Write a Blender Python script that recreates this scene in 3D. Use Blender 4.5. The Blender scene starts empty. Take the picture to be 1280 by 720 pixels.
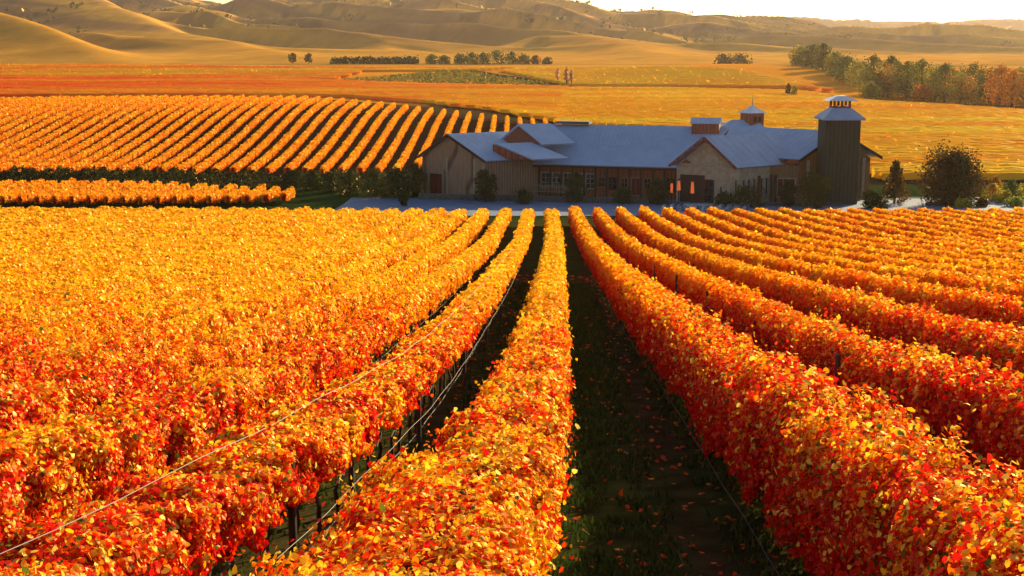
import bpy, math, random
import numpy as np
from mathutils import Vector, Euler
random.seed(7); RNG = np.random.default_rng(11)
R = math.radians
C = bpy.context.scene.collection
scn = bpy.context.scene

# ------------------------------------------------------------------ camera, world, sun, exposure
FPX = 1600.0                       # focal length in pixels of a 1280 px wide picture
PITCH = math.atan(300.0 / FPX)     # true horizon sits at y = 60 of 720
CAMZ = 25.0
cam_d = bpy.data.cameras.new('camera'); cam = bpy.data.objects.new('camera', cam_d); C.objects.link(cam)
cam.location = (0, 0, CAMZ); cam.rotation_euler = (math.pi/2 - PITCH, 0, 0)
cam_d.sensor_width = 36; cam_d.lens = 36 * FPX / 1280.0; cam_d.clip_start = 0.2; cam_d.clip_end = 40000
scn.camera = cam

SUN_AZ, SUN_EL = R(31), R(15.5)      # clockwise from straight ahead (+Y)
w = bpy.data.worlds.new('World'); scn.world = w; w.use_nodes = True
nt = w.node_tree; bg = nt.nodes['Background']
sky = nt.nodes.new('ShaderNodeTexSky'); sky.sky_type = 'NISHITA'; sky.sun_disc = False
sky.sun_elevation = SUN_EL; sky.sun_rotation = SUN_AZ; sky.air_density = 1.0; sky.dust_density = 2.0; sky.ozone_density = 1.5
nt.links.new(sky.outputs[0], bg.inputs[0]); bg.inputs[1].default_value = 0.075
sl = bpy.data.lights.new('sun', 'SUN'); sun = bpy.data.objects.new('sun', sl); C.objects.link(sun)
sl.energy = 4.6; sl.angle = R(0.6); sl.color = (1.0, 0.79, 0.44)
sd = Vector((math.sin(SUN_AZ)*math.cos(SUN_EL), math.cos(SUN_AZ)*math.cos(SUN_EL), math.sin(SUN_EL)))
sun.rotation_euler = sd.to_track_quat('Z', 'Y').to_euler()
vs = scn.view_settings; vs.view_transform = 'Standard'; vs.look = 'None'; vs.exposure = 1.2; vs.gamma = 1; vs.use_curve_mapping = False
try:
    scn.cycles.max_bounces = 8; scn.cycles.transmission_bounces = 5; scn.cycles.diffuse_bounces = 4; scn.cycles.volume_bounces = 0
except Exception: pass

# ------------------------------------------------------------------ maths helpers
cp, sp_ = math.cos(PITCH), math.sin(PITCH)
def ray(px, py):
    u = (px - 640) / FPX; v = (py - 360) / FPX
    return np.array([u, cp - v*sp_, -sp_ - v*cp])
def P(px, py, Y):                  # point of the view ray at world distance Y
    d = ray(px, py); t = Y / d[1]
    return Vector((d[0]*t, Y, CAMZ + d[2]*t))
def smooth(a, n):
    k = np.hanning(n + 2)[1:-1]; k /= k.sum()
    return np.convolve(np.pad(a, n, mode='edge'), k, mode='same')[n:-n]
def fnoise(x, y, seed=0):          # cheap value noise, -1..1
    x = np.asarray(x, float) + seed*17.13; y = np.asarray(y, float) + seed*9.71
    xi = np.floor(x).astype(np.int64); yi = np.floor(y).astype(np.int64); fx = x-xi; fy = y-yi
    fx = fx*fx*(3-2*fx); fy = fy*fy*(3-2*fy)
    def h(a, b):
        n = (a*374761393 + b*668265263 + seed*1274126177) & 0x7fffffff
        n = ((n ^ (n >> 13)) * 1274126177) & 0x7fffffff
        return ((n ^ (n >> 16)) & 0xffff) / 32767.5 - 1
    return (h(xi, yi)*(1-fx)+h(xi+1, yi)*fx)*(1-fy) + (h(xi, yi+1)*(1-fx)+h(xi+1, yi+1)*fx)*fy
def fbm(x, y, seed=0, o=4):
    s = 0; a = 1; t = 0
    for i in range(o):
        s = s + a*fnoise(x*2**i, y*2**i, seed+i); t += a; a *= .5
    return s/t
def sstep(a, b, x):   # works for a > b too
    t = np.clip((x-a)/(b-a), 0, 1); return t*t*(3-2*t)

# measured canopy lines: picture row and spacing of the vine rows there -> ground profile
SP = 3.0
meas = [(720, 505), (600, 345), (456, 164), (410, 121), (345, 70), (300, 42), (262, 28.5)]
py_, pz_ = [-60.0], [30.3]
for yy, s in meas:
    zc = FPX*SP/s; v = (yy-360)/FPX
    py_.append(zc*(cp - v*sp_)); pz_.append(CAMZ - zc*(sp_ + v*cp) - 2.1)
pz_[0] = pz_[1] + 0.17*(py_[1]+60)
py_ += [205, 240, 20000]; pz_ += [0.3, 0, 0]
_g = np.arange(-60, 400, 0.5); _p = smooth(np.interp(_g, py_, pz_), 30)
edge = [(0, -.55), (9.5, .09), (13.9, .43), (29.3, 1.26), (39.7, 1.71), (68.6, 2.83), (114, 4.56), (168, 6.0), (300, 9.5)]
_e = smooth(np.interp(_g, [a for a, b in edge], [b-.75 for a, b in edge]), 16)
def rowX(Y): return np.interp(Y, _g, _e)
def fan(Y): return 1 + .12*(1-sstep(30, 150, np.asarray(Y, float)))   # right-hand rows spread a little towards the hill

def T(x, y):                       # terrain height
    x = np.asarray(x, float); y = np.asarray(y, float)
    z = np.interp(y, _g, _p)
    z = z + 0.045*np.clip(x-1, 0, 16)*(1-sstep(30, 110, y))
    # mound carrying the hillside block
    crest = 8.0*(1-sstep(-75, 25, x)) - 2.0*sstep(-110, -260, x)
    m = sstep(246, 395, y)*(1-sstep(430, 560, y))
    z = z + crest*m
    z = z + 9.0*sstep(560, 1350, y) + 1.2*fbm(x/240, y/240, 3, 3)*sstep(420, 600, y)
    # low swell on the right of the plain
    z = z + 7*np.exp(-((x-170)/110)**2 - ((y-980)/160)**2)
    return z
def G(px, py):                     # where the view ray meets the terrain
    d = ray(px, py); ts = np.concatenate([np.arange(5, 400, .5), np.arange(400, 2500, 3)])
    t = ts; z = CAMZ + d[2]*t; g = T(d[0]*t, d[1]*t)
    i = np.argmax(z < g) if (z < g).any() else len(t)-1
    t = t[i]; return Vector((d[0]*t, d[1]*t, float(T(d[0]*t, d[1]*t))))

# ------------------------------------------------------------------ object helpers
def tag(o, label=None, cat=None, group=None, kind=None):
    if label: o['label'] = label
    if cat: o['category'] = cat
    if group: o['group'] = group
    if kind: o['kind'] = kind
    return o
def empty(name, loc, label, cat, group=None):
    o = bpy.data.objects.new(name, None); C.objects.link(o); o.location = loc; o.empty_display_size = .3
    return tag(o, label, cat, group)
def link(name, me, parent=None):
    o = bpy.data.objects.new(name, me); C.objects.link(o)
    if parent is not None:
        o.parent = parent
        if parent.type == 'EMPTY' : o.location = -Vector(parent.location)   # meshes are built in world space
    return o
def npmesh(name, V, F, mat, col=None, smoothf=False):
    V = np.asarray(V, np.float32); F = np.asarray(F, np.int32); k = F.shape[1]
    me = bpy.data.meshes.new(name)
    me.vertices.add(len(V)); me.vertices.foreach_set('co', V.ravel())
    me.loops.add(F.size); me.loops.foreach_set('vertex_index', F.ravel())
    me.polygons.add(len(F)); me.polygons.foreach_set('loop_start', np.arange(len(F), dtype=np.int32)*k)
    me.polygons.foreach_set('loop_total', np.full(len(F), k, np.int32))
    if smoothf: me.polygons.foreach_set('use_smooth', np.ones(len(F), bool))
    me.update(calc_edges=True)
    if col is not None:
        a = me.color_attributes.new('col', 'FLOAT_COLOR', 'POINT')
        c = np.ones((len(V), 4), np.float32); c[:, :3] = col; a.data.foreach_set('color', c.ravel())
    me.materials.append(mat); return me
class MB:                          # a small collector of polygons
    def __init__(s): s.v = []; s.f = []
    def poly(s, pts):
        n = len(s.v); s.v += [tuple(p) for p in pts]; s.f.append(tuple(range(n, n+len(pts)))); return s
    def slab(s, pts, n):           # closed prism: polygon pts pushed by vector n
        pts = [Vector(p) for p in pts]; n = Vector(n); q = [p+n for p in pts]; b = len(s.v); k = len(pts)
        s.v += [tuple(p) for p in pts] + [tuple(p) for p in q]
        s.f.append(tuple(range(b, b+k))); s.f.append(tuple(range(b+2*k-1, b+k-1, -1)))
        for i in range(k): j = (i+1) % k; s.f.append((b+i, b+k+i, b+k+j, b+j))
        return s
    def box(s, c, u, v, w_):       # centre and three half axes
        c, u, v, w_ = map(Vector, (c, u, v, w_))
        return s.slab([c-u-v-w_, c+u-v-w_, c+u+v-w_, c-u+v-w_], w_*2)
    def tube(s, pts, r, n=6, r2=None):
        pts = [Vector(p) for p in pts]; b = len(s.v); m = len(pts); r2 = r if r2 is None else r2
        for i, p in enumerate(pts):
            t = (pts[min(i+1, m-1)] - pts[max(i-1, 0)]).normalized()
            a = t.cross(Vector((0, 0, 1)) if abs(t.z) < .9 else Vector((1, 0, 0))).normalized(); c = t.cross(a)
            rr = r + (r2-r)*i/max(1, m-1)
            for k in range(n):
                an = 2*math.pi*k/n; s.v.append(tuple(p + (a*math.cos(an)+c*math.sin(an))*rr))
        for i in range(m-1):
            for k in range(n): j = (k+1) % n; s.f.append((b+i*n+k, b+i*n+j, b+(i+1)*n+j, b+(i+1)*n+k))
        s.f.append(tuple(range(b+n-1, b-1, -1))); s.f.append(tuple(range(b+(m-1)*n, b+m*n)))
        return s
    def mesh(s, name, mat):
        me = bpy.data.meshes.new(name); me.from_pydata(s.v, [], s.f); me.update()
        import bmesh
        bm = bmesh.new(); bm.from_mesh(me); bmesh.ops.recalc_face_normals(bm, faces=bm.faces); bm.to_mesh(me); bm.free()
        me.materials.append(mat); return me
    def build(s, name, mat, parent=None, bevel=0):
        o = link(name, s.mesh(name, mat), parent)
        if bevel: m = o.modifiers.new('bevel', 'BEVEL'); m.width = bevel; m.segments = 2; m.limit_method = 'ANGLE'
        return o

# ------------------------------------------------------------------ materials
def mat_leaf(name, trans=.45, rough=.42, var=.25):
    m = bpy.data.materials.new(name); m.use_nodes = True; t = m.node_tree; n = t.nodes; n.clear()
    out = n.new('ShaderNodeOutputMaterial'); at = n.new('ShaderNodeAttribute'); at.attribute_name = 'col'
    d = n.new('ShaderNodeBsdfDiffuse'); tr = n.new('ShaderNodeBsdfTranslucent'); mx = n.new('ShaderNodeMixShader'); mx.inputs[0].default_value = trans
    g = n.new('ShaderNodeBsdfGlossy'); g.inputs['Roughness'].default_value = rough; g.inputs[0].default_value = (1, .7, .3, 1)
    mg = n.new('ShaderNodeMixShader'); mg.inputs[0].default_value = .035
    for s in (d, tr): t.links.new(at.outputs['Color'], s.inputs[0])
    t.links.new(d.outputs[0], mx.inputs[1]); t.links.new(tr.outputs[0], mx.inputs[2])
    t.links.new(mx.outputs[0], mg.inputs[1]); t.links.new(g.outputs[0], mg.inputs[2]); t.links.new(mg.outputs[0], out.inputs[0])
    return m
def mat_noise(name, c1, c2, scale=4, rough=.8, bump=.15, stretch=(1, 1, 1), metallic=0, detail=6, attr=False, spec=.3, lo=.35, hi=.65):
    m = bpy.data.materials.new(name); m.use_nodes = True; t = m.node_tree; n = t.nodes
    b = n['Principled BSDF']; b.inputs['Roughness'].default_value = rough; b.inputs['Metallic'].default_value = metallic
    b.inputs['Specular IOR Level'].default_value = spec
    tc = n.new('ShaderNodeTexCoord'); mp = n.new('ShaderNodeMapping'); mp.inputs['Scale'].default_value = stretch
    no = n.new('ShaderNodeTexNoise'); no.inputs['Scale'].default_value = scale; no.inputs['Detail'].default_value = detail; no.inputs['Roughness'].default_value = .65
    cr = n.new('ShaderNodeValToRGB'); cr.color_ramp.elements[0].position = lo; cr.color_ramp.elements[1].position = hi
    cr.color_ramp.elements[0].color = (*c1, 1); cr.color_ramp.elements[1].color = (*c2, 1)
    t.links.new(tc.outputs['Object'], mp.inputs[0]); t.links.new(mp.outputs[0], no.inputs[0]); t.links.new(no.outputs[0], cr.inputs[0])
    src = cr.outputs[0]
    if attr:
        at = n.new('ShaderNodeAttribute'); at.attribute_name = 'col'; mx = n.new('ShaderNodeMix'); mx.data_type = 'RGBA'; mx.blend_type = 'MULTIPLY'; mx.inputs[0].default_value = 1
        t.links.new(at.outputs['Color'], mx.inputs[6]); t.links.new(src, mx.inputs[7]); src = mx.outputs[2]
    t.links.new(src, b.inputs['Base Color'])
    if bump:
        bp = n.new('ShaderNodeBump'); bp.inputs['Strength'].default_value = bump; t.links.new(no.outputs[0], bp.inputs['Height']); t.links.new(bp.outputs[0], b.inputs['Normal'])
    return m
def mat_boards(name, c1, c2, board=.25, rough=.85):
    m = mat_noise(name, c1, c2, 3, rough, .1, (1, 1, .15)); t = m.node_tree; n = t.nodes
    wv = n.new('ShaderNodeTexWave'); wv.wave_type = 'BANDS'; wv.bands_direction = 'DIAGONAL'; wv.inputs['Scale'].default_value = .35/board; wv.inputs['Distortion'].default_value = 0
    mp2 = n.new('ShaderNodeMapping'); mp2.inputs['Scale'].default_value = (1, 1, 0); tc = [x for x in n if x.type == 'TEX_COORD'][0]
    t.links.new(tc.outputs['Object'], mp2.inputs[0]); t.links.new(mp2.outputs[0], wv.inputs[0])
    cr = n.new('ShaderNodeValToRGB'); cr.color_ramp.elements[0].position = .0; cr.color_ramp.elements[0].color = (.45, .45, .45, 1); cr.color_ramp.elements[1].position = .15; cr.color_ramp.elements[1].color = (1, 1, 1, 1)
    mx = n.new('ShaderNodeMix'); mx.data_type = 'RGBA'; mx.blend_type = 'MULTIPLY'; mx.inputs[0].default_value = 1
    b = n['Principled BSDF']; old = b.inputs['Base Color'].links[0].from_socket
    t.links.new(wv.outputs[0], cr.inputs[0]); t.links.new(old, mx.inputs[6]); t.links.new(cr.outputs[0], mx.inputs[7]); t.links.new(mx.outputs[2], b.inputs['Base Color'])
    return m
M = {}
M['leaf'] = mat_leaf('vine_leaf', .45)
M['field'] = mat_leaf('field_foliage', .3)
M['crown'] = mat_leaf('tree_foliage', .3)
M['grass'] = mat_leaf('grass_blades', .25)
M['bark'] = mat_noise('vine_bark', (.035, .022, .014), (.09, .06, .04), 30, .9, .4, (1, 1, .2))
M['post'] = mat_noise('weathered_post', (.05, .035, .025), (.12, .09, .07), 20, .9, .3, (1, 1, .1))
M['wire'] = mat_noise('steel_wire', (.05, .035, .02), (.10, .07, .04), 8, .6, 0, metallic=0)
M['hose'] = mat_noise('drip_hose', (.012, .012, .012), (.03, .03, .03), 8, .7, 0, spec=.1)
M['ground'] = mat_noise('soil_and_grass', (.55, .5, .5), (1.2, 1.15, 1.1), 1.3, 1.0, .3, attr=True, detail=9, spec=0)
M['hill'] = mat_noise('dry_grass_hill', (.7, .7, .72), (1.15, 1.12, 1.05), .02, 1.0, .35, attr=True, detail=14, lo=.3, hi=.7, spec=0)
M['drive'] = mat_noise('driveway_asphalt', (.07, .12, .21), (.10, .16, .27), .6, .9, .05)  # sky reflected in the asphalt is painted into its blue base colour
M['kerb'] = mat_noise('kerb_concrete', (.28, .27, .26), (.42, .41, .4), 3, .85, .1)
M['track'] = mat_noise('farm_track', (.018, .012, .010), (.04, .026, .02), .5, 1.0, .2, spec=0)
M['roof'] = mat_noise('standing_seam_metal', (.30, .38, .52), (.36, .45, .60), .5, .65, .02, metallic=0, detail=4)
M['roofpale'] = mat_noise('pale_metal_roof', (.5, .52, .58), (.66, .68, .74), .8, .4, .02, metallic=.2)
M['ridge'] = mat_noise('dark_ridge_vent', (.05, .07, .12), (.08, .1, .16), 2, .5, 0)
M['rust'] = mat_boards('red_barn_boards', (.24, .07, .035), (.36, .11, .055))
M['brown'] = mat_boards('brown_barn_boards', (.22, .105, .05), (.34, .17, .08))
M['orangewood'] = mat_boards('orange_brown_boards', (.26, .10, .035), (.40, .17, .06))
M['tan'] = mat_boards('tan_boards', (.28, .165, .095), (.40, .24, .14), .4)
M['tower'] = mat_boards('olive_brown_boards', (.06, .048, .026), (.09, .074, .04), .35)
M['timber'] = mat_noise('dark_timber', (.045, .022, .014), (.08, .04, .024), 4, .8, .1)
M['palewood'] = mat_noise('pale_timber', (.30, .24, .17), (.46, .38, .27), 3, .8, .1)
M['cream'] = mat_noise('cream_render', (.38, .28, .17), (.52, .40, .26), 1.5, .9, .1)
M['stone'] = mat_noise('dark_stone', (.06, .055, .045), (.15, .135, .11), 2.5, .9, .5)
M['palestone'] = mat_noise('pale_stone', (.25, .27, .30), (.55, .57, .62), 2.5, .85, .4)
M['glass'] = mat_noise('window_glass', (.008, .008, .010), (.02, .02, .025), 1, .08, 0, spec=.6)
M['redpanel'] = mat_noise('dark_red_panel', (.12, .012, .008), (.2, .03, .015), 2, .8, .1)

# ------------------------------------------------------------------ the ground
def ground_colour(X, Y):
    col = np.empty(X.shape + (3,), np.float32)
    nz = fbm(X/3.1, Y/3.1, 5, 3)[..., None]; nb = fbm(X/60, Y/60, 9, 3)[..., None]
    grass = np.array([.045, .062, .014]); soil = np.array([.055, .038, .018]); dry = np.array([.42, .24, .04]); lawn = np.array([.022, .045, .012])
    u = np.mod((X - rowX(Y))/SP, 1.0); mid = (1-np.abs(u-.5)*2)        # 1 = under a row's middle gap
    gcol = grass + (soil-grass)*np.clip(.55 - .9*(mid[..., None]-.45) + .5*nz, 0, 1)
    col[:] = gcol
    k = sstep(172, 182, Y)[..., None]; col[:] = col*(1-k) + k*(lawn*(1+.4*nz))
    k = sstep(225, 245, Y)[..., None]*(1 - sstep(-60, 60, -Y+300)[..., None]*0); col[:] = col*(1-k) + k*(soil*1.1*(1+.3*nz))
    k = sstep(560, 640, Y)[..., None]; c3 = np.array([.66, .27, .02])*(1+.35*nb); col[:] = col*(1-k) + k*c3
    k = sstep(1150, 1300, Y)[..., None]; col[:] = col*(1-k) + k*dry*(1+.3*nb)
    return np.clip(col, .005, 1)
def grid(name, xs, ys, zf, cf, mat):
    X, Y = np.meshgrid(xs, ys); Z = zf(X, Y); nx, ny = len(xs), len(ys)
    V = np.stack([X, Y, Z], -1).reshape(-1, 3); i = np.arange(ny-1)[:, None]*nx + np.arange(nx-1)[None]; i = i.ravel()
    F = np.stack([i, i+1, i+1+nx, i+nx], 1)
    return link(name, npmesh(name, V, F, mat, cf(X, Y).reshape(-1, 3), True))
t = np.linspace(-1, 1, 321); gx = np.sign(t)*(np.abs(t)*90 + 7000*np.abs(t)**5)
gy = np.concatenate([np.arange(-40, 80, .6), np.arange(80, 260, 1.5), np.arange(260, 700, 5), np.geomspace(700, 14000, 110)])
tag(grid('ground', gx, gy, T, ground_colour, M['ground']), kind='structure')

# ------------------------------------------------------------------ hills
def crest_line(pts):
    q = [P(*p) for p in pts]; L = []
    for a, b in zip(q[:-1], q[1:]):
        for k in range(16): L.append(a.lerp(b, k/16))
    L.append(q[-1]); return np.array([tuple(v) for v in L])
SPURS = [  # crest in picture / distance, left slope, right slope, roundness
 (crest_line([(-260, -60, 2200), (-60, -6, 1850), (20, 20, 1680), (90, 50, 1500), (148, 80, 1340)]), .19, .5, 14),
 (crest_line([(20, -30, 2700), (130, 4, 2350), (190, 25, 2120), (250, 44, 1900), (310, 64, 1640), (364, 81, 1400)]), .18, .5, 13),
 (crest_line([(240, 6, 2900), (300, 23, 2600), (380, 39, 2250), (440, 55, 1980), (490, 69, 1700), (529, 81, 1430)]), .19, .5, 13),
 (crest_line([(380, 6, 3300), (440, 17, 2900), (500, 29, 2600), (548, 52, 2250)]), .42, .4, 10),
 (crest_line([(460, 4, 3500), (530, 20, 3000), (594, 50, 2450)]), .42, .4, 10),
 (crest_line([(560, 12, 3600), (620, 24, 3200), (700, 38, 2800), (735, 46, 2600)]), .42, .4, 12),
 (crest_line([(640, 62, 1850), (690, 45, 1900), (740, 44, 1850), (785, 58, 1700), (828, 81, 1450)]), .42, .34, 34),
 (crest_line([(655, 24, 3500), (720, 40, 2700), (800, 52, 2400), (870, 66, 2050), (948, 86, 1600)]), .36, .36, 10),
 (crest_line([(800, 22, 3700), (900, 42, 3100), (1000, 58, 2700), (1095, 78, 2300)]), .36, .36, 12),
 (crest_line([(770, 22, 3900), (850, 38, 3400), (905, 50, 3000)]), .42, .36, 12),
]
RANGE = crest_line([(-700, -90, 4300), (-200, -60, 4200), (120, -24, 4200), (290, 7, 4300), (350, 7, 4300), (410, -4, 4200), (560, -3, 4200), (640, 5, 4200), (700, 13, 4200), (760, 19, 4200), (805, 18, 4200), (850, 23, 4200), (905, 33, 4200), (1000, 40, 4300), (1200, 58, 4300)])
FAR = crest_line([(300, 20, 6500), (800, 30, 6400), (905, 25, 6300), (930, 21.5, 6300), (980, 22, 6300), (1080, 26.5, 6300), (1175, 28.5, 6300), (1215, 23, 6300), (1250, 22.5, 6300), (1300, 26, 6300), (1700, 10, 6400), (2500, 0, 6400)])
def hill_z(X, Y):
    zb = T(X, np.minimum(Y, 1400)); acc = np.exp((zb-10)/9.0)
    wx = X + 60*fbm(X/500, Y/500, 31, 3); wy = Y + 60*fbm(X/500, Y/500, 37, 3)
    for L, ml, mr, rr in SPURS:
        best = np.full(X.shape, 1e9); bz = np.zeros(X.shape); side = np.zeros(X.shape)
        for a, b in zip(L[:-1:4], L[4::4]):
            ab = b[:2]-a[:2]; tt = np.clip(((wx-a[0])*ab[0] + (wy-a[1])*ab[1])/(ab@ab), 0, 1)
            dx = wx-a[0]-tt*ab[0]; dy = wy-a[1]-tt*ab[1]; d2 = np.hypot(dx, dy); m = d2 < best
            bz = np.where(m, a[2]+tt*(b[2]-a[2]), bz); side = np.where(m, ab[0]*dy-ab[1]*dx, side); best = np.where(m, d2, best)
        sl_ = np.where(side > 0, mr, ml)
        z = bz - sl_*(np.sqrt(best**2+rr**2)-rr); z = z - .02*best*(1+fbm(X/90, Y/90, 41, 3))
        acc += np.exp((np.clip(z, -60, 400)-10)/9.0)
    for L, back in ((RANGE, 2750.), (FAR, 1500.)):
        cz = np.interp(X, L[:, 0], L[:, 2]); cy = np.interp(X, L[:, 0], L[:, 1])
        s = (Y-(cy-back))/back; zz = np.where(Y < cy, sstep(0, 1, s)*.35+.65*np.clip(s, 0, 1)**.75, 1-.35*(Y-cy)/1200)
        q = (X*.66 + Y*.75)/290 + .42*fbm(X/800, Y/800, 51, 3); q2 = (X*.72+Y*.69)/135 + .4*fbm(X/300, Y/300, 57, 3)
        rid = 1-np.abs(2*(q-np.floor(q))-1); rid2 = 1-np.abs(2*(q2-np.floor(q2))-1)
        amp = np.clip(s*2.5, 0, 1)*(1-sstep(.72, 1.0, s)*.93)
        rill = 11*fnoise((X*.66+Y*.75)/38 + .6*fnoise(X/200, Y/200, 63), (-X*.75+Y*.66)/260, 65)*np.clip((Y-1900)/500, 0, 1)
        z = cz*zz + rill + (46*(rid-.8)*2.3+34*(rid2-.6))*amp + 8*fbm(X/120, Y/120, 61, 4)*amp
        acc += np.exp((np.clip(z, -60, 600)-10)/9.0)
    z = 10 + 9.0*np.log(acc)
    k = sstep(1230, 1420, Y); return zb - 4 + (z-zb+4)*k
def hill_col(X, Y):
    n1 = fbm(X/110, Y/160, 71, 5)[..., None]; n2 = fbm(X/30, Y/45, 77, 4)[..., None]
    gold = np.array([.62, .29, .04]); brown = np.array([.42, .20, .08]); brush = np.array([.10, .085, .045])
    c = gold + (brown-gold)*np.clip(.35+.9*n1, 0, 1)*sstep(1500, 2600, Y)[..., None]
    st = fbm((X*.66+Y*.75)/45, (-X*.75+Y*.66)/420, 81, 4)[..., None]; kk = sstep(1500, 2400, Y)[..., None]*np.clip(.5+1.6*st, 0, 1); kb = sstep(1500, 2400, Y)[..., None]*np.clip(.5-1.6*st, 0, 1); c = c*(1-.8*kk-.75*kb) + np.array([.85, .44, .07])*.8*kk + np.array([.22, .125, .085])*.75*kb  # gold grass and grey-brown scrub streaks, also painting lit crests and shaded folds
    c = c + (np.array([.26, .135, .075])-c)*sstep(4600, 5200, Y)[..., None]
    b = sstep(.12, .35, (n2+.6*n1))*sstep(1900, 2600, Y)[..., None]
    return np.clip(c*(1+.12*n2)*(1-b*.75) + brush*b*.75, .01, 1)
hx = np.concatenate([np.linspace(-3400, -1100, 60), np.linspace(-1090, 1700, 420), np.linspace(1710, 5200, 60)])
hy = np.concatenate([np.geomspace(1230, 4500, 420), np.geomspace(4515, 9000, 120)])
tag(grid('hills', hx, hy, hill_z, hill_col, M['hill']), kind='structure')

# ------------------------------------------------------------------ leaves
PAL = np.array([[1.0, .62, .02], [1.0, .42, .004], [.98, .25, .002], [.98, .115, .001], [.95, .030, .005], [.74, .010, .007], [.09, .12, .01]])
def leaves(cen, nrm, size, col, fancy=False):
    n = len(cen); nrm = nrm/np.maximum(np.linalg.norm(nrm, axis=1, keepdims=True), 1e-6)
    r = RNG.normal(size=(n, 3)); r[:, 2] -= .6
    v = r - (r*nrm).sum(1, keepdims=True)*nrm; v /= np.maximum(np.linalg.norm(v, axis=1, keepdims=True), 1e-6)
    u = np.cross(v, nrm); s = size[:, None]
    if not fancy:
        a = RNG.uniform(.38, .58, (n, 1)); o = RNG.uniform(-.15, .15, (n, 1))
        V = np.stack([cen - v*s*.5, cen + u*s*a + v*s*o, cen + v*s*.5, cen - u*s*a + v*s*o], 1).reshape(-1, 3)
        F = np.arange(n*4).reshape(n, 4); return V, F, np.repeat(col, 4, 0)
    d = nrm*s*RNG.uniform(-.22, .12, (n, 1)); a = RNG.uniform(.48, .62, (n, 1))
    V = np.stack([cen - v*s*.42, cen + u*s*a - v*s*.28 + d, cen + u*s*a*.85 + v*s*.22 + d, cen + v*s*.55, cen - u*s*a*.85 + v*s*.22 + d, cen - u*s*a - v*s*.28 + d], 1).reshape(-1, 3)
    b = np.arange(n)[:, None]*6
    F = np.concatenate([b+np.array([[0, 1, 2, 3]]), b+np.array([[0, 3, 4, 5]])]); return V, F, np.repeat(col, 6, 0)
def palette(tv):                   # 0 pale gold .. 1 dark red
    tv = np.clip(tv, 0, .999)*5; i = tv.astype(int); f = (tv-i)[:, None]
    return PAL[i]*(1-f) + PAL[np.minimum(i+1, 5)]*f
def merge(parts):
    V = []; F = []; K = []; b = 0
    for v, f, c in parts: V.append(v); F.append(f+b); K.append(c); b += len(v)
    return np.concatenate(V), np.concatenate(F), np.concatenate(K)

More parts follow.
